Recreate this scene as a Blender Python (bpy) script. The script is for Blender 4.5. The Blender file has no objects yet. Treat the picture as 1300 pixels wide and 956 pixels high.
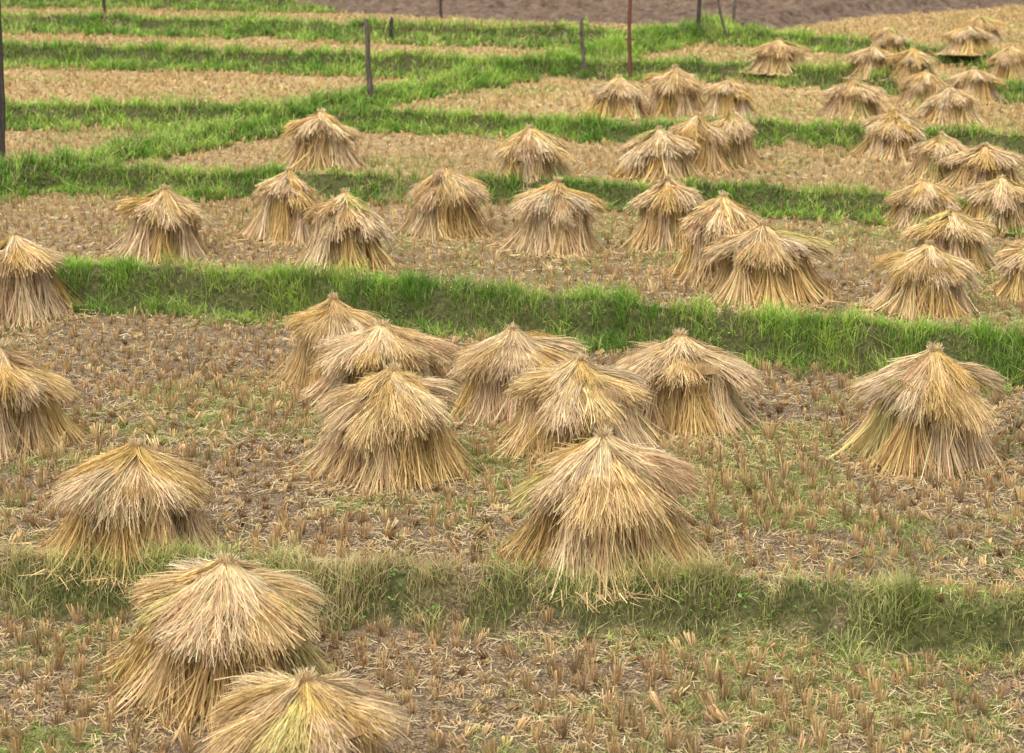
import bpy, math, numpy as np
from mathutils import Vector
rng=np.random.default_rng(7)
CAMH=7.0; FPX=2528.0; PITCH=math.atan(655/2528)
sp,cp=math.sin(PITCH),math.cos(PITCH)
# survey helpers: bearings measured from the viewpoint are intersected with the real terraced ground
def ray(u,v):
    dx=(u-650)/FPX; dy=(478-v)/FPX
    return np.array([dx, cp+dy*sp, -sp+dy*cp])
def on_z(u,v,z):
    d=ray(u,v); t=(CAMH-z)/(-d[2]); return d[0]*t,d[1]*t
TB=np.random.default_rng(3).random((256,256))
def vn(x,y,s,seed=0):
    x=np.asarray(x,float)*s+seed*17.37+1000; y=np.asarray(y,float)*s+seed*31.7+1000
    xi=np.floor(x).astype(int); yi=np.floor(y).astype(int); fx=x-xi; fy=y-yi
    fx=fx*fx*(3-2*fx); fy=fy*fy*(3-2*fy)
    a=TB[xi&255,yi&255]; b=TB[(xi+1)&255,yi&255]; c=TB[xi&255,(yi+1)&255]; d=TB[(xi+1)&255,(yi+1)&255]
    return (a*(1-fx)+b*fx)*(1-fy)+(c*(1-fx)+d*fx)*fy
def sstep(t):
    t=np.clip(t,0,1); return t*t*(3-2*t)
raw={
'B1':([(-300,720),(0,726),(420,736),(650,743),(900,755),(1100,766),(1300,783),(1600,803)],.34,.30,.45,.28,'A'),
'B2':([(-400,333),(0,340),(85,345),(300,354),(550,372),(800,396),(1000,416),(1300,444),(1700,478)],.78,.42,.72,.5,'A'),
'D':([(-300,250),(0,226),(100,212),(200,190),(300,172),(400,153),(500,134),(600,116),(700,101),(800,84),(900,64),(980,50),(1060,35),(1300,12)],1.05,0,1.4,1.5,'D'),
'B3':([(100,222),(260,228),(520,235),(760,242),(980,250),(1140,258),(1300,272),(1600,290)],1.02,.27,.7,.6,'R'),
'B4':([(500,150),(650,158),(800,165),(1000,168),(1090,172),(1300,180),(1600,192)],1.22,.2,.8,.8,'R'),
'B5':([(800,88),(940,92),(1040,100),(1150,108),(1300,118),(1600,130)],1.42,.2,1.0,1.0,'R'),
'B6':([(900,46),(990,52),(1080,58),(1200,72),(1300,85),(1600,110)],1.57,.15,1.3,1.3,'R'),
'U1':([(-300,136),(0,143),(200,148),(370,150),(450,146)],1.25,.22,1.2,1.1,'L'),
'U2':([(-300,62),(0,68),(200,72),(400,78),(560,85),(680,92)],1.5,.25,1.6,1.4,'L'),
'U3':([(-300,24),(0,29),(250,33),(500,41),(760,49),(900,50)],1.7,.2,2.0,1.6,'L'),
'U4':([(-300,-2),(0,2),(200,4),(300,8)],1.8,.12,1.8,4.0,'L'),
}
BUND={}
for k,(pts,z,st,fw,bw,side) in raw.items():
    P=np.array([on_z(u,v,z) for u,v in pts]); BUND[k]=(P[:,0],P[:,1],st,fw,bw,side)
SOIL=np.array([on_z(u,v,1.75) for u,v in [(-200,-30),(240,0),(450,17),(700,29),(980,34),(1080,18),(1300,2),(1600,-15)]])
def yb(k,X): return np.interp(X,BUND[k][0],BUND[k][1])
def height_mask(X,Y):
    X=np.asarray(X,float);Y=np.asarray(Y,float)
    wob=(vn(X,Y,.9,5)-.5)*.25
    side=sstep((Y-yb('D',X)+.5)/1.0)
    z=np.zeros_like(X); m=np.zeros_like(X); zr=np.zeros_like(X); zl=np.full_like(X,.3); rid=np.zeros_like(X)
    for k,(px,py,st,fw,bw,sd) in BUND.items():
        d=Y-yb(k,X)+wob
        s=sstep((d+.36)/.34)*st
        w={'A':1.0,'D':1.0,'R':1-side,'L':side}[sd]
        if sd=='A': z=z+s
        elif sd=='R': zr=zr+s
        elif sd=='L': zl=zl+s
        rw=.25 if fw<1 else .6
        rid=np.maximum(rid,(.14 if fw<1 else .2)*np.exp(-((d-.12)/rw)**2)*w*(.6+.8*vn(X,Y,1.3,8)))
        e=(vn(X,Y,1.6,9)-.5)*1.0*fw+(vn(X,Y,5,10)-.5)*.4
        mk=sstep((d+fw+e)/.3)*sstep((bw-d+e)/.35)*w
        m=np.maximum(m,mk)
    z=z+zr*(1-side)+zl*side+rid
    soil=sstep((Y-np.interp(X,SOIL[:,0],SOIL[:,1]))/1.0)
    m=m*(1-soil)
    z=z+(vn(X,Y,3.5,1)-.5)*.04+(vn(X,Y,9,2)-.5)*.03+soil*((vn(X,Y,1.1,3)-.5)*.2+(vn(X,Y,4,3)-.5)*.25)
    return z,m,soil
def hit(u,v):
    d=ray(u,v); t=np.arange(10,140,.04)
    X=d[0]*t;Y=d[1]*t;Z=CAMH+d[2]*t
    h=height_mask(X,Y)[0]; i=np.argmax(Z<h)
    return X[i],Y[i],h[i]
def newmat(name):
    m=bpy.data.materials.new(name); m.use_nodes=True; nt=m.node_tree
    return m,nt,nt.nodes['Principled BSDF']
def strandmat(name,rough,transl,nscale=8):
    m,nt,b=newmat(name); N=nt.nodes; L=nt.links
    a=N.new('ShaderNodeAttribute'); a.attribute_name='Col'
    nz=N.new('ShaderNodeTexNoise'); nz.inputs['Scale'].default_value=nscale; nz.inputs['Detail'].default_value=2
    tc=N.new('ShaderNodeTexCoord'); L.new(tc.outputs['Object'],nz.inputs['Vector'])
    mr=N.new('ShaderNodeMapRange'); mr.inputs[1].default_value=.3; mr.inputs[2].default_value=.7; mr.inputs[3].default_value=.82; mr.inputs[4].default_value=1.15
    L.new(nz.outputs['Fac'],mr.inputs[0])
    vm=N.new('ShaderNodeVectorMath'); vm.operation='SCALE'; L.new(a.outputs['Color'],vm.inputs[0]); L.new(mr.outputs[0],vm.inputs['Scale'])
    L.new(vm.outputs[0],b.inputs['Base Color']); b.inputs['Roughness'].default_value=rough; b.inputs['Specular IOR Level'].default_value=.25
    if transl>0:
        t=N.new('ShaderNodeBsdfTranslucent'); L.new(vm.outputs[0],t.inputs['Color'])
        mx=N.new('ShaderNodeMixShader'); mx.inputs[0].default_value=transl
        L.new(b.outputs[0],mx.inputs[1]); L.new(t.outputs[0],mx.inputs[2]); L.new(mx.outputs[0],N['Material Output'].inputs[0])
    return m
M_straw=strandmat('rice_straw',.6,0); M_grass=strandmat('grass_blade',.5,.3,1.5); M_stub=strandmat('stubble_straw',.75,0,3)
def woodmat(name,c1,c2):
    m,nt,b=newmat(name); N=nt.nodes;L=nt.links
    tc=N.new('ShaderNodeTexCoord'); mp=N.new('ShaderNodeMapping'); mp.inputs['Scale'].default_value=(30,30,3)
    nz=N.new('ShaderNodeTexNoise'); nz.inputs['Scale'].default_value=1.5; nz.inputs['Detail'].default_value=6
    cr=N.new('ShaderNodeValToRGB'); cr.color_ramp.elements[0].color=(*c1,1); cr.color_ramp.elements[1].color=(*c2,1)
    cr.color_ramp.elements[0].position=.35; cr.color_ramp.elements[1].position=.7
    L.new(tc.outputs['Object'],mp.inputs[0]); L.new(mp.outputs[0],nz.inputs[0]); L.new(nz.outputs['Fac'],cr.inputs[0]); L.new(cr.outputs[0],b.inputs['Base Color'])
    b.inputs['Roughness'].default_value=.85
    bp=N.new('ShaderNodeBump'); bp.inputs['Strength'].default_value=.5; bp.inputs['Distance'].default_value=.01; L.new(nz.outputs['Fac'],bp.inputs['Height']); L.new(bp.outputs[0],b.inputs['Normal'])
    return m
M_wood=woodmat('weathered_wood',(.06,.045,.035),(.24,.19,.15)); M_dark=woodmat('dark_wood',(.04,.03,.025),(.1,.08,.065)); M_rust=woodmat('rusty_metal',(.11,.04,.03),(.24,.1,.07))
def mk(name,V,F,C,mat,cname='Col',smooth=False,link=True):
    me=bpy.data.meshes.new(name); n=len(V); m=len(F)
    me.vertices.add(n); me.vertices.foreach_set('co',np.ascontiguousarray(V,dtype=np.float32).ravel())
    me.loops.add(4*m); me.loops.foreach_set('vertex_index',np.ascontiguousarray(F,dtype=np.int32).ravel())
    me.polygons.add(m); me.polygons.foreach_set('loop_start',np.arange(m,dtype=np.int32)*4)
    me.update(calc_edges=True)
    me.polygons.foreach_set('use_smooth',np.full(m,bool(smooth)))
    if C is not None:
        ca=me.color_attributes.new(cname,'FLOAT_COLOR','POINT'); c4=np.ones((n,4),np.float32); c4[:,:3]=C; ca.data.foreach_set('color',c4.ravel())
    me.materials.append(mat); me.update()
    if not link: return me
    o=bpy.data.objects.new(name,me); bpy.context.collection.objects.link(o); return o
class B:
    def __init__(s): s.V=[];s.F=[];s.C=[];s.n=0
    def add(s,V,F,C):
        s.V.append(V.reshape(-1,3)); s.F.append(F.reshape(-1,4)+s.n); s.C.append(C.reshape(-1,3)); s.n+=V.reshape(-1,3).shape[0]
    def ribbons(s,P,W,S,C):
        N,K,_=P.shape
        if W.ndim==1: W=np.broadcast_to(W[None,:],(N,K))
        h=S[:,None,:]*W[:,:,None]*.5
        V=np.stack([P-h,P+h],2)
        base=(np.arange(N)*K*2)[:,None]+np.arange(K-1)[None,:]*2
        F=np.stack([base,base+1,base+3,base+2],-1)
        s.add(V,F,np.repeat(C[:,:,None,:],2,2))
    def obj(s,name,mat,link=True): return mk(name,np.concatenate(s.V),np.concatenate(s.F),np.concatenate(s.C),mat,link=link)
def norm(a): return a/np.maximum(np.linalg.norm(a,axis=-1,keepdims=True),1e-9)
# ---------- ground
xs=np.concatenate([np.array([-600,-300,-150,-80,-50,-38]),np.arange(-32,32.01,.17),np.array([38,50,80,150,300,600])])
ys=np.concatenate([np.array([-200,-60,-10,4.]),np.arange(9,34,.09),np.arange(34,92,.16),np.array([96,105,130,180,300,600,900])])
GX,GY=np.meshgrid(xs,ys); Z,Mk,So=height_mask(GX,GY)
def weedmap(X,Y):
    g=vn(X,Y,.45,21)*.45+vn(X,Y,1.7,22)*.35+vn(X,Y,5,23)*.2
    g=g+.10*np.exp(-((X-3.4)/3.6)**2-((Y-21.8)/1.7)**2)+.1*np.exp(-((X+4.4)/1.8)**2-((Y-24.3)/1.5)**2)
    return g
green=sstep((weedmap(GX,GY)-.5)/.2)
V=np.stack([GX,GY,Z],-1).reshape(-1,3); nx=len(xs);ny=len(ys)
idx=np.arange(nx*ny).reshape(ny,nx)
F=np.stack([idx[:-1,:-1],idx[:-1,1:],idx[1:,1:],idx[1:,:-1]],-1).reshape(-1,4)
C=np.stack([Mk,So,green],-1).reshape(-1,3)
m,nt,b=newmat('field_soil'); N=nt.nodes;L=nt.links
def node(t,**k):
    n=N.new(t)
    for a,v in k.items(): setattr(n,a,v)
    return n
at=node('ShaderNodeAttribute'); at.attribute_name='Zone'; sep=node('ShaderNodeSeparateColor'); L.new(at.outputs['Color'],sep.inputs[0])
tc=node('ShaderNodeTexCoord')
def noise(scale,det=5,rough=.6):
    n=node('ShaderNodeTexNoise'); n.inputs['Scale'].default_value=scale; n.inputs['Detail'].default_value=det; n.inputs['Roughness'].default_value=rough; L.new(tc.outputs['Object'],n.inputs['Vector']); return n.outputs['Fac']
def ramp(src,p0,c0,p1,c1):
    r=node('ShaderNodeValToRGB'); e=r.color_ramp.elements; e[0].position=p0;e[1].position=p1;e[0].color=(*c0,1);e[1].color=(*c1,1); L.new(src,r.inputs[0]); return r.outputs[0]
def mix(f,a,c):
    x=node('ShaderNodeMix',data_type='RGBA'); L.new(f,x.inputs[0]); L.new(a,x.inputs[6]); L.new(c,x.inputs[7]); return x.outputs[2]
n1=noise(14); n2=noise(45,4,.7)
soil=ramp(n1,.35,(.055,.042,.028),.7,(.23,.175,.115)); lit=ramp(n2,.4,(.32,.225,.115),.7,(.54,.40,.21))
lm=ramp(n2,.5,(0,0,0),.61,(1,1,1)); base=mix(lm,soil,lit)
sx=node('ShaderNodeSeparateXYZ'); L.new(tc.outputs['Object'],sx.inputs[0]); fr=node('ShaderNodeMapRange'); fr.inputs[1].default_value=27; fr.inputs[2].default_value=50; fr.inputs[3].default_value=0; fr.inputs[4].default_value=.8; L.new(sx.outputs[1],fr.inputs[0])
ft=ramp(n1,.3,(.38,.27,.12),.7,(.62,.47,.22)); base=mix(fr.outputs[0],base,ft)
gr=ramp(n2,.35,(.10,.14,.025),.65,(.24,.31,.07))
gm=node('ShaderNodeMath',operation='MULTIPLY'); L.new(sep.outputs[2],gm.inputs[0]); gm.inputs[1].default_value=.35
base=mix(gm.outputs[0],base,gr)
bg=ramp(n1,.35,(.045,.05,.018),.7,(.13,.13,.05)); base=mix(sep.outputs[0],base,bg)
n5=noise(2.5,7,.8)
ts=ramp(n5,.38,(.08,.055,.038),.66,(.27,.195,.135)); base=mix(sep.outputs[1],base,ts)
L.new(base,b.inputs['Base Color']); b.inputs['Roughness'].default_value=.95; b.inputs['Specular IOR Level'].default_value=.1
bp=node('ShaderNodeBump'); bp.inputs['Strength'].default_value=.8; bp.inputs['Distance'].default_value=.05; L.new(n1,bp.inputs['Height']); L.new(bp.outputs[0],b.inputs['Normal'])
mk('terraced_field_ground',V,F,C,m,cname='Zone',smooth=True)
# ---------- straw stacks
PAL=np.array([[.84,.63,.36],[.79,.57,.27],[.76,.53,.20],[.70,.49,.26],[.68,.57,.22],[.86,.68,.42]])
def make_stack(name,seed,dens,wid):
    r=np.random.default_rng(seed); b=B()
    ph=r.uniform(0,6.28,6); ecc=r.uniform(0,.1)
    def strands(P,c0,c1,flat=.5,w=1.0,sd=.18):
        n,K,_=P.shape
        T=norm(P[:,1]-P[:,0]); R=norm(r.normal(size=(n,3))); rad=P[:,K//2].copy(); rad[:,2]=rad[:,2]*.2+.3; rad=norm(rad)
        S=norm(np.cross(T,norm(rad*flat+R*(1-flat))))
        t=np.linspace(0,1,K)[None,:,None]
        C=(c0*(1-t)+c1*t)*np.exp(r.normal(0,sd,(n,1,1)))*(1+r.normal(0,.05,(n,1,3)))
        W=wid*w*np.exp(r.normal(0,.3,(n,1)))*np.linspace(1,.55,K)[None,:]
        b.ribbons(P,W,S,np.clip(C,0.01,.92))
    K=r.integers(8,11); a0=r.uniform(0,6.28)
    # inner packed stalks filling the gaps between the outer sheaves
    n=int(900*dens); th=r.uniform(0,6.283,n); s=np.linspace(0,1,4)[None,:]; tw=r.normal(0,.12,n)[:,None]
    rdd=(.53-.17*s**.7)+r.normal(0,.03,n)[:,None]*(1-s*.5); aa=th[:,None]+tw*(1-s)
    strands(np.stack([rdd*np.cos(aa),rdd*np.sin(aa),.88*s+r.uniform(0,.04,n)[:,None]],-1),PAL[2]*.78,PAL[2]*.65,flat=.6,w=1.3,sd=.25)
    for k in range(K):
        a=a0+6.283*k/K+r.normal(0,.1); n=int(260*dens)
        rb=.58+r.uniform(-.07,.07); rt=.41; spd=.24+r.uniform(-.04,.08); lean=r.normal(0,.16); wx=r.uniform(.45,.62)
        rho=np.sqrt(r.random(n)); th=r.uniform(0,6.283,n); s=np.linspace(0,1,6)
        s0=np.abs(r.normal(0,.06,n)); S_=s0[:,None]+(1-s0[:,None])*s[None,:]
        cr=rb+(rt-rb)*S_**.8; rr=.085+spd*np.maximum(0,1-S_/.70)**1.5+.18*np.maximum(0,S_-wx)
        jx=r.normal(0,.06,n)[:,None]*(1-S_); jy=r.normal(0,.06,n)[:,None]*(1-S_)
        wv=np.sin(S_*r.uniform(3,9,n)[:,None]+r.uniform(0,6,n)[:,None])*.024
        fl=(r.random(n)<.2)[:,None]; rr=rr*(1+fl*.55*(1-S_))
        ang=a+lean*(1-S_)
        x=cr*np.cos(ang)+rr*(rho*np.cos(th))[:,None]+jx+wv; y=cr*np.sin(ang)+rr*(rho*np.sin(th))[:,None]+jy-wv
        z=.9*S_+np.abs(r.normal(0,.01,n))[:,None]
        c=PAL[r.choice(6,p=[.22,.34,.32,.06,.04,.02])]*r.uniform(.86,1.05)
        strands(np.stack([x,y,z],-1),c*1.0,c*.82,flat=.35)
        if r.random()<.6:
            q=np.linspace(0,6.283,10)[None,:]; nn=12; zt=.9*.62+r.normal(0,.008,nn)[:,None]; cc=rb+(rt-rb)*.68; rd=.1+r.normal(0,.004,nn)[:,None]; al=a+lean*.38
            P=np.stack([cc*np.cos(al)+rd*np.cos(q),cc*np.sin(al)+rd*np.sin(q),zt+.02*np.sin(q+1)+0*rd],-1)
            b.ribbons(P,np.full((nn,10),wid*1.2),np.tile(np.array([[0,0,1.]]),(nn,1)),np.full((nn,10,3),1.)*PAL[3]*.8)
    def wedge(a,dw,Rm,zt,sl,dr,thk,n,c,bul,drop=.3):
        u=np.clip(r.normal(0,.5,n),-1.2,1.2); s=np.linspace(0,1,7)[None,:]
        r0=r.uniform(0,.1,n)[:,None]; r1=(Rm*(1-.16*u*u)+r.normal(0,.065,n))[:,None]
        rr=r0+(r1-r0)*s; q=rr/.8
        az=a+(u*dw/2)[:,None]+r.normal(0,.12,n)[:,None]*(s-.35)+.035/np.maximum(rr,.1)*r.normal(0,1,n)[:,None]+r.normal(0,.09,n)[:,None]*s**3
        lay=r.random(n)[:,None]
        z=zt-sl*q-.07*(1-np.exp(-q*9))-dr*q**2.4-thk*lay*np.minimum(1,q*1.5+.1)+bul*(1-u*u)[:,None]*np.minimum(q*1.2,1)
        z=z+np.sin(s*r.uniform(2,7,n)[:,None]+r.uniform(0,6,n)[:,None])*.015
        dp=(r.random(n)<drop)[:,None]; z=z-dp*r.uniform(.02,.15,n)[:,None]*s**4; rr=rr-dp*.05*s**5
        ms=(r.random(n)<.15)[:,None]; z=z+ms*r.uniform(.01,.10,n)[:,None]*s**2
        el=1+ecc*np.cos(2*az+ph[0])+.045*np.cos(3*az+ph[1]); z=z+.04*q*np.cos(az+ph[2])
        P=np.stack([rr*el*np.cos(az),rr*el*np.sin(az),z],-1)
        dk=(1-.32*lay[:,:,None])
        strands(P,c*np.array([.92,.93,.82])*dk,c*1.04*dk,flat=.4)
    M=r.integers(8,12); Rb=.76
    for k in range(M):
        a=a0+6.283*k/M+r.normal(0,.19); c=PAL[r.choice(6,p=[.36,.28,.14,.08,.02,.12])]*r.uniform(.86,1.06)
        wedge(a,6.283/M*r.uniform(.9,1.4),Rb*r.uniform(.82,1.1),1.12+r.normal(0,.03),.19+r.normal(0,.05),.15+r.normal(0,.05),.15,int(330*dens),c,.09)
    M2=r.integers(4,8); R2=r.uniform(.34,.6)
    for k in range(M2):
        a=a0+6.283*k/M2+r.normal(0,.3); c=PAL[r.choice(6,p=[.36,.24,.16,.08,.04,.12])]*r.uniform(.92,1.08)
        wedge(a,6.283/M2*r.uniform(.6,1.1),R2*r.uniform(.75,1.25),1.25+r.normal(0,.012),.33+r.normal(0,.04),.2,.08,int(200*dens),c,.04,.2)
    n=int(130*dens); th=r.uniform(0,6.283,n); sp2=r.uniform(0,.08,n); hh=r.uniform(.03,.12,n); s=np.linspace(0,1,3)[None,:]
    x=np.cos(th)[:,None]*(.025+sp2[:,None]*s); y=np.sin(th)[:,None]*(.025+sp2[:,None]*s); z=1.18+hh[:,None]*s
    strands(np.stack([x,y,z+0*x],-1),PAL[1]*.8,PAL[5],flat=.2)
    q=np.linspace(0,6.283,12)[None,:]; nn=14; rd=.05+r.normal(0,.006,nn)[:,None]; zt=1.215+r.normal(0,.01,nn)[:,None]
    b.ribbons(np.stack([rd*np.cos(q),rd*np.sin(q),zt+.01*np.sin(q+2)],-1),np.full((nn,12),wid*1.2),np.tile(np.array([[0,0,1.]]),(nn,1)),np.full((nn,12,3),1.)*PAL[3]*.75)
    n=int(380*dens); th=r.uniform(0,6.283,n); r0=r.uniform(.5,1.08,n); L_=r.uniform(.08,.3,n); d2=th+r.normal(0,1.0,n); s=np.linspace(0,1,3)[None,:]
    x=(r0*np.cos(th))[:,None]+(L_*np.cos(d2))[:,None]*s; y=(r0*np.sin(th))[:,None]+(L_*np.sin(d2))[:,None]*s; z=.02+r.uniform(0,.09,n)[:,None]*(1-s)
    strands(np.stack([x,y,z+0*x],-1),PAL[1]*.8,PAL[1]*.8,flat=.9)
    for prof,cc in (([(-.05,.48),(.2,.42),(.5,.35),(.85,.32)],(.34,.22,.08)),([(.78,.2),(.8,.5),(.9,.38),(1.02,.12),(1.1,.01)],(.28,.18,.08))):
        q=np.linspace(0,6.283,25)[:-1]; pr=np.array(prof); wob=1+.08*np.sin(q*5+a0)
        VV=np.stack([pr[:,1][:,None]*np.cos(q)*wob,pr[:,1][:,None]*np.sin(q)*wob,np.repeat(pr[:,0][:,None],24,1)],-1)
        K2=len(pr); i=np.arange(K2-1)[:,None]*24; j=np.arange(24)[None,:]; j2=(j+1)%24
        FF=np.stack([i+j,i+j2,i+24+j2,i+24+j],-1)
        b.add(VV,FF,np.full((K2*24,3),1.)*np.array(cc))
    return b.obj(name,M_straw,link=False)
ST=[(285,703,915,265),(395,855,1082,255),(770,545,735,222),(170,558,715,212),(1168,437,607,178),(8,432,585,165),(497,463,620,190),(733,450,590,185),(858,420,557,190),(655,412,540,160),(487,405,525,175),(425,372,500,130),
(32,293,415,124),(208,235,335,108),(362,212,310,95),(440,240,348,112),(566,208,305,108),(703,226,328,115),(407,138,218,92),(678,157,228,97),(783,95,155,82),(857,82,150,80),(925,98,150,72),(835,160,232,100),(882,142,222,85),(925,138,215,72),(850,222,320,100),(915,243,365,115),(972,280,392,148),(988,48,100,80),(1105,57,97,70),(1128,42,75,46),(1158,68,103,60),(1082,98,155,80),(1133,137,205,88),(1170,88,140,65),(1228,40,85,70),(1243,20,55,58),(1235,85,133,70),(1205,108,160,75),(1285,55,103,56),(1192,167,235,85),(1248,182,245,110),(1170,230,295,95),(1265,222,302,100),(1205,262,348,110),(1172,305,407,122),(1314,298,385,95)]
LO=[make_stack('rice_straw_stack_mesh',100+i,.5,.016) for i in range(8)]
rr=np.random.default_rng(5)
for i,(u,vt,vb,w) in enumerate(ST):
    X,Y,z=hit(u,min(vb,1082)); dist0=Y*cp+(CAMH-z)*sp
    R=w/2/FPX*(dist0+.6); R=min(max(R,.6),1.05); Y+=.85*R
    dist=Y*cp+(CAMH-z)*sp; X=(u-650)/FPX*dist; z=float(height_mask(X,Y)[0])
    R=min(max(w/2/FPX*dist,.6),1.05)
    dv=ray(u,vt); h=CAMH+dv[2]/dv[1]*Y-z
    me=make_stack('rice_straw_stack_mesh',i,1.3,.0068) if i<12 else (make_stack('rice_straw_stack_mesh',i,.8,.0105) if i in(12,16,17,28,46) else LO[i%8])
    o=bpy.data.objects.new('rice_straw_stack',me); bpy.context.collection.objects.link(o)
    o.location=(X,Y,z-.02); s=R/.8; hz=min(max(h,.85),1.5)
    o.scale=(s,s,hz/1.25); o.rotation_euler=(rr.normal(0,.04),rr.normal(0,.04),rr.uniform(0,6.28))
def frust(X,Y,mg=2.5): return np.abs(X)<.262*Y+.5+mg
bs=B()
def stub(y0,y1,nst,wid,hs):
    gx=np.arange(-32,32,.22); gy=np.arange(y0,y1,.25); X,Y=np.meshgrid(gx,gy); X=X.ravel();Y=Y.ravel()
    Y=Y+X*.06+.25*np.sin(X*.15); X=X+(vn(X,Y,.3,71)-.5)*.35+rng.normal(0,.035,len(X)); Y=Y+(vn(X,Y,.4,72)-.5)*.3+rng.normal(0,.035,len(X))
    k=frust(X,Y); X=X[k];Y=Y[k]; z,mm,so=height_mask(X,Y); k=(mm<.4)&(so<.3)&(rng.random(len(X))<.93); X=X[k];Y=Y[k];z=z[k]
    n=len(X); flat_=(vn(X,Y,1.1,33)>.68)|(rng.random(n)<.08)
    lx=np.repeat(rng.uniform(0,6.283,n),nst); fl=np.repeat(flat_,nst)
    X=np.repeat(X,nst);Y=np.repeat(Y,nst);z=np.repeat(z,nst); N_=len(X)
    hv=np.repeat(rng.uniform(.55,1.25,n),nst)*(.7+.6*vn(X,Y,.6,31)); tone=np.repeat(np.exp(rng.normal(0,.2,n)),nst)
    th=rng.uniform(0,6.283,N_); ro=rng.uniform(0,.042,N_); tl=rng.uniform(0,.45,N_); h=hs*hv*rng.uniform(.5,1.15,N_)*np.where(fl,.6,1)
    bx=X+ro*np.cos(th); by=Y+ro*np.sin(th); P0=np.stack([bx,by,z-.01],-1); ex=np.where(fl,1.0,.0)
    P1=np.stack([bx+h*(tl*np.cos(th)+ex*np.cos(lx)),by+h*(tl*np.sin(th)+ex*np.sin(lx)),z+h],-1); P=np.stack([P0,P1],1)
    T=norm(P1-P0); S=norm(np.cross(T,norm(rng.normal(size=(N_,3)))))
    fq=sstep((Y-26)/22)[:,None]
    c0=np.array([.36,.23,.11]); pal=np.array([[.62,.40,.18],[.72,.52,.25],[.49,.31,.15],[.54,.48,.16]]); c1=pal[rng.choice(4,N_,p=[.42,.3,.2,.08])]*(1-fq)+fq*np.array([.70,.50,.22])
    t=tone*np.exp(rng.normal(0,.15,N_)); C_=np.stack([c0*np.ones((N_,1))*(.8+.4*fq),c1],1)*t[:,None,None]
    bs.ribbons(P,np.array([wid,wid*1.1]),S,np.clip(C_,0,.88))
stub(13,28,20,.010,.155); stub(28,42,9,.014,.135); stub(42,78,5,.022,.12)
bs.obj('rice_stubble',M_stub)
bl=B()
def litter(n,y0,y1,wid):
    Y=y0+(y1-y0)*rng.random(n); X=(rng.random(n)*2-1)*(.262*Y+2.5); z,mm,so=height_mask(X,Y)
    k=(so<.3)&(mm<.6)&(vn(X,Y,2.5,41)+.4*rng.random(n)>.55); X=X[k];Y=Y[k];z=z[k]; n=len(X)
    th=rng.uniform(0,6.283,n); l=rng.uniform(.03,.16,n); dx=l*np.cos(th)/2; dy=l*np.sin(th)/2
    z0=z+.015; P=np.stack([np.stack([X-dx,Y-dy,z0+rng.uniform(0,.03,n)],-1),np.stack([X+dx,Y+dy,z0+rng.uniform(0,.05,n)],-1)],1)
    S=norm(np.stack([-np.sin(th),np.cos(th),rng.normal(0,.4,n)],-1))
    c=np.array([.6,.45,.24])*np.exp(rng.normal(0,.3,(n,1,1)))*np.ones((n,2,1)); bl.ribbons(P,np.array([wid,wid]),S,np.clip(c,0,.85))
litter(90000,13.5,28,.006); litter(50000,28,45,.01); litter(35000,45,78,.018)
bl.obj('straw_litter',M_stub)
def blades(bb,X,Y,z,h,wid,ca,cb,bend=.5,dry=.06,seed=0):
    n=len(X); th=rng.uniform(0,6.283,n); bnd=rng.uniform(.1,bend*2,n)
    s=np.array([0,.5,1.])[None,:]
    ho=(h*bnd)[:,None]*s**2
    P=np.stack([X[:,None]+ho*np.cos(th)[:,None],Y[:,None]+ho*np.sin(th)[:,None],z[:,None]-.01+h[:,None]*s*(1-.25*(bnd[:,None])*s)],-1)
    S=norm(np.stack([-np.sin(th),np.cos(th),rng.normal(0,.3,n)],-1)+rng.normal(0,.35,(n,3)))
    pn=vn(X,Y,.8,50+seed)[:,None]*.5+vn(X,Y,3,51+seed)[:,None]*.5; pn=sstep((pn-.25)/.5)
    c=ca*(1-pn)+cb*pn; c=c*np.exp(rng.normal(0,.24,(n,1)))
    d=(rng.random(n)<dry*2.2*vn(X,Y,.9,77))[:,None]; c=np.where(d,np.array([.62,.52,.24]),c)
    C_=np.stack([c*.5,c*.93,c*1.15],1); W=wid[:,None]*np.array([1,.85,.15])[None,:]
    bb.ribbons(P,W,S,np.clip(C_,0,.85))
bg_=B()
LG=(np.array([.17,.36,.04]),np.array([.46,.67,.11])); OG=(np.array([.32,.38,.09]),np.array([.62,.66,.23]))
cfg={'B1':(2300,.19,.008,OG,.55),'B2':(2100,.21,.010,LG,.14),'B3':(1000,.21,.015,LG,.16),'B4':(550,.21,.019,LG,.16),'B5':(400,.22,.022,LG,.16),'B6':(360,.22,.024,LG,.16),'D':(540,.28,.020,LG,.09),'U1':(400,.22,.022,LG,.15),'U2':(300,.25,.026,LG,.14),'U3':(220,.25,.03,LG,.16),'U4':(120,.26,.034,LG,.12)}
bwd=B()
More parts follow.
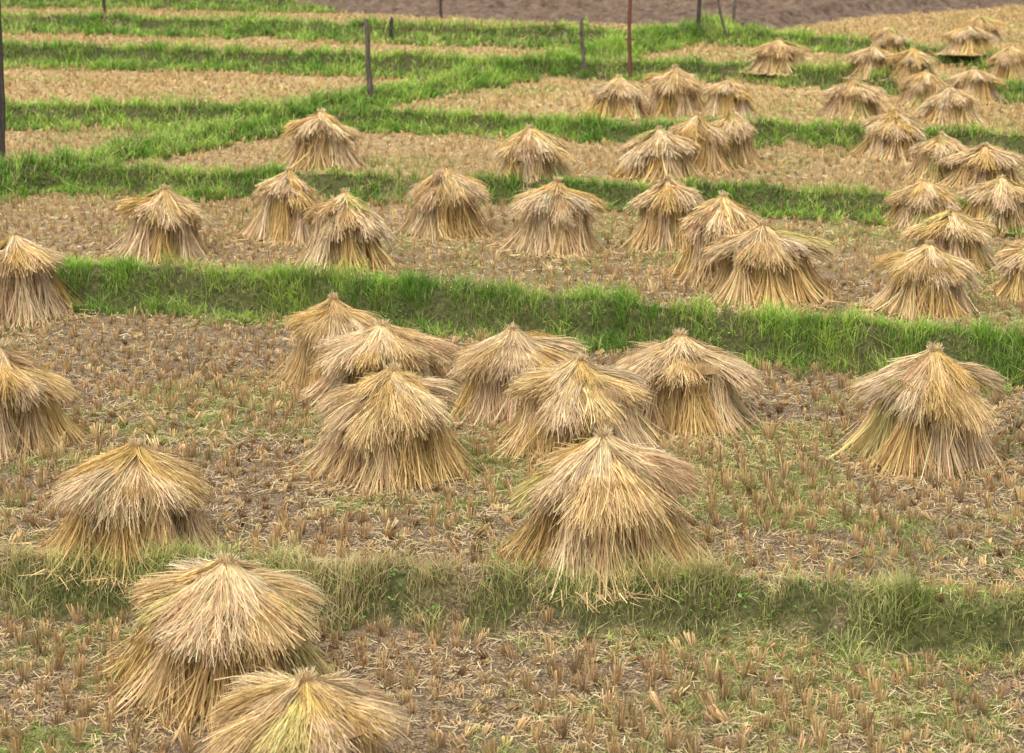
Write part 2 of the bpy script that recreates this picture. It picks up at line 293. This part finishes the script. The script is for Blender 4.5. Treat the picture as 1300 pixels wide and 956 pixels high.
for k,(px,py,st,fw,bw,sd) in BUND.items():
    den,h0,w0,(ca,cb),dry=cfg[k]
    half=.262*py.max()+3.5; n=int(den*2*half*(fw+bw+.6))
    X=rng.uniform(-half,half,n); dY=rng.uniform(-fw-.3,bw+.3,n); Y=yb(k,X)+dY
    z,mm,so=height_mask(X,Y); side=sstep((Y-yb('D',X)+.5)/1.0)
    w={'A':1.0,'D':1.0,'R':1-side,'L':side}[sd]
    hn=vn(X,Y,2.2,63)*.6+vn(X,Y,6,64)*.4; hole=.15+.85*sstep((hn-.25)/.2)
    if sd=='A': hole=hole*(.45+.55*sstep((dY+.32)/.15))
    keep=frust(X,Y)&(rng.random(n)<mm*hole*w)&((k=='D')|(np.abs(Y-yb('D',X))>.8)|(sd=='A'))
    X=X[keep];Y=Y[keep];z=z[keep]; n=len(X)
    h=h0*rng.uniform(.4,1.4,n)*(.3+1.8*(vn(X,Y,1.6,61)*.4+vn(X,Y,4.5,62)*.6)**1.6); blades(bg_,X,Y,z,h,w0*rng.uniform(.7,1.3,n),ca,cb,dry=dry)
    # scattered taller tufts, some rooted past the bund edge
    sc=1 if fw<1 else 1.5
    nt_=int(2*half*(fw+bw)*(6 if fw<1 else 1.3)); tx=rng.uniform(-half,half,nt_); ty=yb(k,tx)+rng.uniform(-fw-.35,bw+.35,nt_); q=frust(tx,ty)
    s2=sstep((ty-yb('D',tx)+.5)/1.0); w2={'A':1.0+0*s2,'D':1.0+0*s2,'R':1-s2,'L':s2}[sd]; q&=(w2>.5); tx=tx[q];ty=ty[q]
    nb=22; X=np.repeat(tx,nb)+rng.normal(0,.045*sc,len(tx)*nb); Y=np.repeat(ty,nb)+rng.normal(0,.045*sc,len(tx)*nb); z,mm,so=height_mask(X,Y)
    kk=so<.3; X=X[kk];Y=Y[kk];z=z[kk]; hs=np.repeat(rng.uniform(.6,1.6,len(tx)),nb)[kk]
    blades(bg_,X,Y,z,h0*hs*rng.uniform(.6,1.2,len(X)),w0*rng.uniform(.7,1.2,len(X)),ca,cb,bend=.6,dry=dry,seed=3)
    nl=int(n*.10)
    lx=rng.uniform(-half,half,nl*2); ly=yb(k,lx)+rng.uniform(-fw,bw,nl*2); lz,lm_,_s=height_mask(lx,ly); q=(vn(lx,ly,1.1,81)>.55)&(lm_>.5)&frust(lx,ly); lx=lx[q];ly=ly[q];lz=lz[q]; nl=len(lx)
    th=rng.uniform(0,6.283,nl); ll=rng.uniform(.025,.05,nl)*(1 if fw<1 else 1.6); hh=lz+rng.uniform(.02,.16,nl)
    P0=np.stack([lx,ly,hh],-1); dr=np.stack([np.cos(th),np.sin(th),rng.uniform(-.5,.5,nl)],-1)
    P=np.stack([P0,P0+dr*ll[:,None]*.5,P0+dr*ll[:,None]],1); S=norm(np.stack([-np.sin(th),np.cos(th),rng.normal(0,.4,nl)],-1))
    c=np.array([.17,.33,.06])*np.exp(rng.normal(0,.3,(nl,1,1)))*np.ones((nl,3,1)); W=ll[:,None]*np.array([.3,.7,.1])[None,:]
    bwd.ribbons(P,W,S,np.clip(c,0,.8))
bg_.obj('bund_grass',M_grass); bwd.obj('bund_weeds',M_grass)
bw_=B()
def weeds(n,y0,y1,h0,w0,thr):
    Y=y0+(y1-y0)*rng.random(n); X=(rng.random(n)*2-1)*(.262*Y+2.5); z,mm,so=height_mask(X,Y)
    g=weedmap(X,Y); k=(so<.4)&(g+rng.normal(0,.05,n)>thr); X=X[k];Y=Y[k];z=z[k]
    blades(bw_,X,Y,z,h0*rng.uniform(.4,1.4,len(X)),w0*rng.uniform(.7,1.3,len(X)),np.array([.26,.40,.06]),np.array([.5,.6,.15]),bend=.7,dry=.2)
weeds(210000,13.5,28,.085,.007,.552); weeds(70000,28,45,.1,.013,.61); weeds(60000,45,78,.12,.02,.6)
bw_.obj('field_weeds',M_grass)
def post(name,u,v,h,r,lean,mat,bar=None):
    X,Y,z=hit(u,v); K=14; q=np.linspace(0,6.283,11)[:-1]; r_=np.random.default_rng(int(u)+9)
    t=np.linspace(0,1,K); cx=lean*t*h+.02*np.sin(t*7+u); cy=.015*np.sin(t*5+u)
    rad=r*(1-.2*t)*(1+.08*r_.normal(size=K)); rad[-1]*=.55
    ang=1+.1*r_.normal(size=10)
    VV=np.stack([cx[:,None]+rad[:,None]*np.cos(q)*ang,cy[:,None]+rad[:,None]*np.sin(q)*ang,np.repeat((t*(h+.3)-.3)[:,None],10,1)],-1)
    i=np.arange(K-1)[:,None]*10; j=np.arange(10)[None,:]; j2=(j+1)%10
    b=B(); b.add(VV,np.stack([i+j,i+j2,i+10+j2,i+10+j],-1),np.ones((K*10,3))*.1)
    if bar:
        zz,L_=bar; qq=np.linspace(-L_,L_,5)
        V2=np.stack([np.repeat(qq[:,None],6,1)+lean*zz,.025*np.cos(np.linspace(0,6.283,7)[:-1])[None,:]+0*qq[:,None],zz+.025*np.sin(np.linspace(0,6.283,7)[:-1])[None,:]+0*qq[:,None]],-1)
        i=np.arange(4)[:,None]*6;j=np.arange(6)[None,:];j2=(j+1)%6; b.add(V2,np.stack([i+j,i+j2,i+6+j2,i+6+j],-1),np.ones((30,3))*.1)
    b.add(np.array([VV[-1].mean(0)]+list(VV[-1])),np.array([[0,1+2*a,2+2*a,1+(2*a+2)%10] for a in range(5)]),np.ones((11,3))*.1)
    o=b.obj(name,mat); o.location=(X,Y,z)
    return Vector((X+lean*h*.9,Y,z+h*.92))
p1=post('wooden_post',473,128,1.95,.075,-.07,M_wood)
p2=post('wooden_post',741,86,1.35,.07,-.05,M_wood)
p3=post('rusty_metal_pole',799,97,3.0,.055,0,M_rust,bar=(1.0,.14))
post('wooden_post',888,42,1.5,.07,-.03,M_dark); post('wooden_post',925,50,2.0,.05,-.28,M_wood); post('wooden_post',932,32,1.4,.07,0,M_wood)
post('wooden_post',560,24,1.0,.06,0,M_dark); post('wooden_post',133,18,1.0,.06,0,M_dark); post('wooden_post',497,50,.7,.07,0,M_dark)
post('utility_pole',0,208,5.0,.085,.05,M_dark)
cu=bpy.data.curves.new('fence_wire','CURVE'); cu.dimensions='3D'; cu.bevel_depth=.006
for a,c in((p1,p2),(p2,Vector((p3.x,p3.y,p3.z-1.3)))):
    s=cu.splines.new('POLY'); s.points.add(12)
    for i in range(13):
        t=i/12; p=a.lerp(c,t); s.points[i].co=(p.x,p.y,p.z-.12*4*t*(1-t)-.05,1)
ow=bpy.data.objects.new('fence_wire',cu); cu.materials.append(M_rust); bpy.context.collection.objects.link(ow)
AZ,EL=-150,68
w=bpy.data.worlds.new('World'); bpy.context.scene.world=w; w.use_nodes=True; nt=w.node_tree
sk=nt.nodes.new('ShaderNodeTexSky'); sk.sky_type='NISHITA'; sk.sun_disc=False; sk.sun_elevation=math.radians(EL); sk.sun_rotation=math.radians(AZ); sk.dust_density=5; sk.air_density=1
nt.links.new(sk.outputs[0],nt.nodes['Background'].inputs[0]); nt.nodes['Background'].inputs[1].default_value=.15
sl=bpy.data.lights.new('sun','SUN'); sl.energy=3.1; sl.angle=math.radians(80); sl.color=(1,.95,.88)
so_=bpy.data.objects.new('sun',sl); bpy.context.collection.objects.link(so_)
az=math.radians(AZ); el=math.radians(EL); dv=Vector((math.sin(az)*math.cos(el),math.cos(az)*math.cos(el),math.sin(el))); so_.rotation_euler=dv.to_track_quat('Z','Y').to_euler()
cam=bpy.data.cameras.new('camera'); co=bpy.data.objects.new('camera',cam); bpy.context.collection.objects.link(co)
cam.lens=70; cam.sensor_width=36; cam.clip_end=2000; co.location=(0,0,CAMH); co.rotation_euler=(math.pi/2-PITCH,0,0)
cam.dof.use_dof=True; cam.dof.focus_distance=21; cam.dof.aperture_fstop=2.2
bpy.context.scene.camera=co
sc=bpy.context.scene; sc.view_settings.view_transform='Standard'; sc.view_settings.look='None'; sc.view_settings.exposure=0
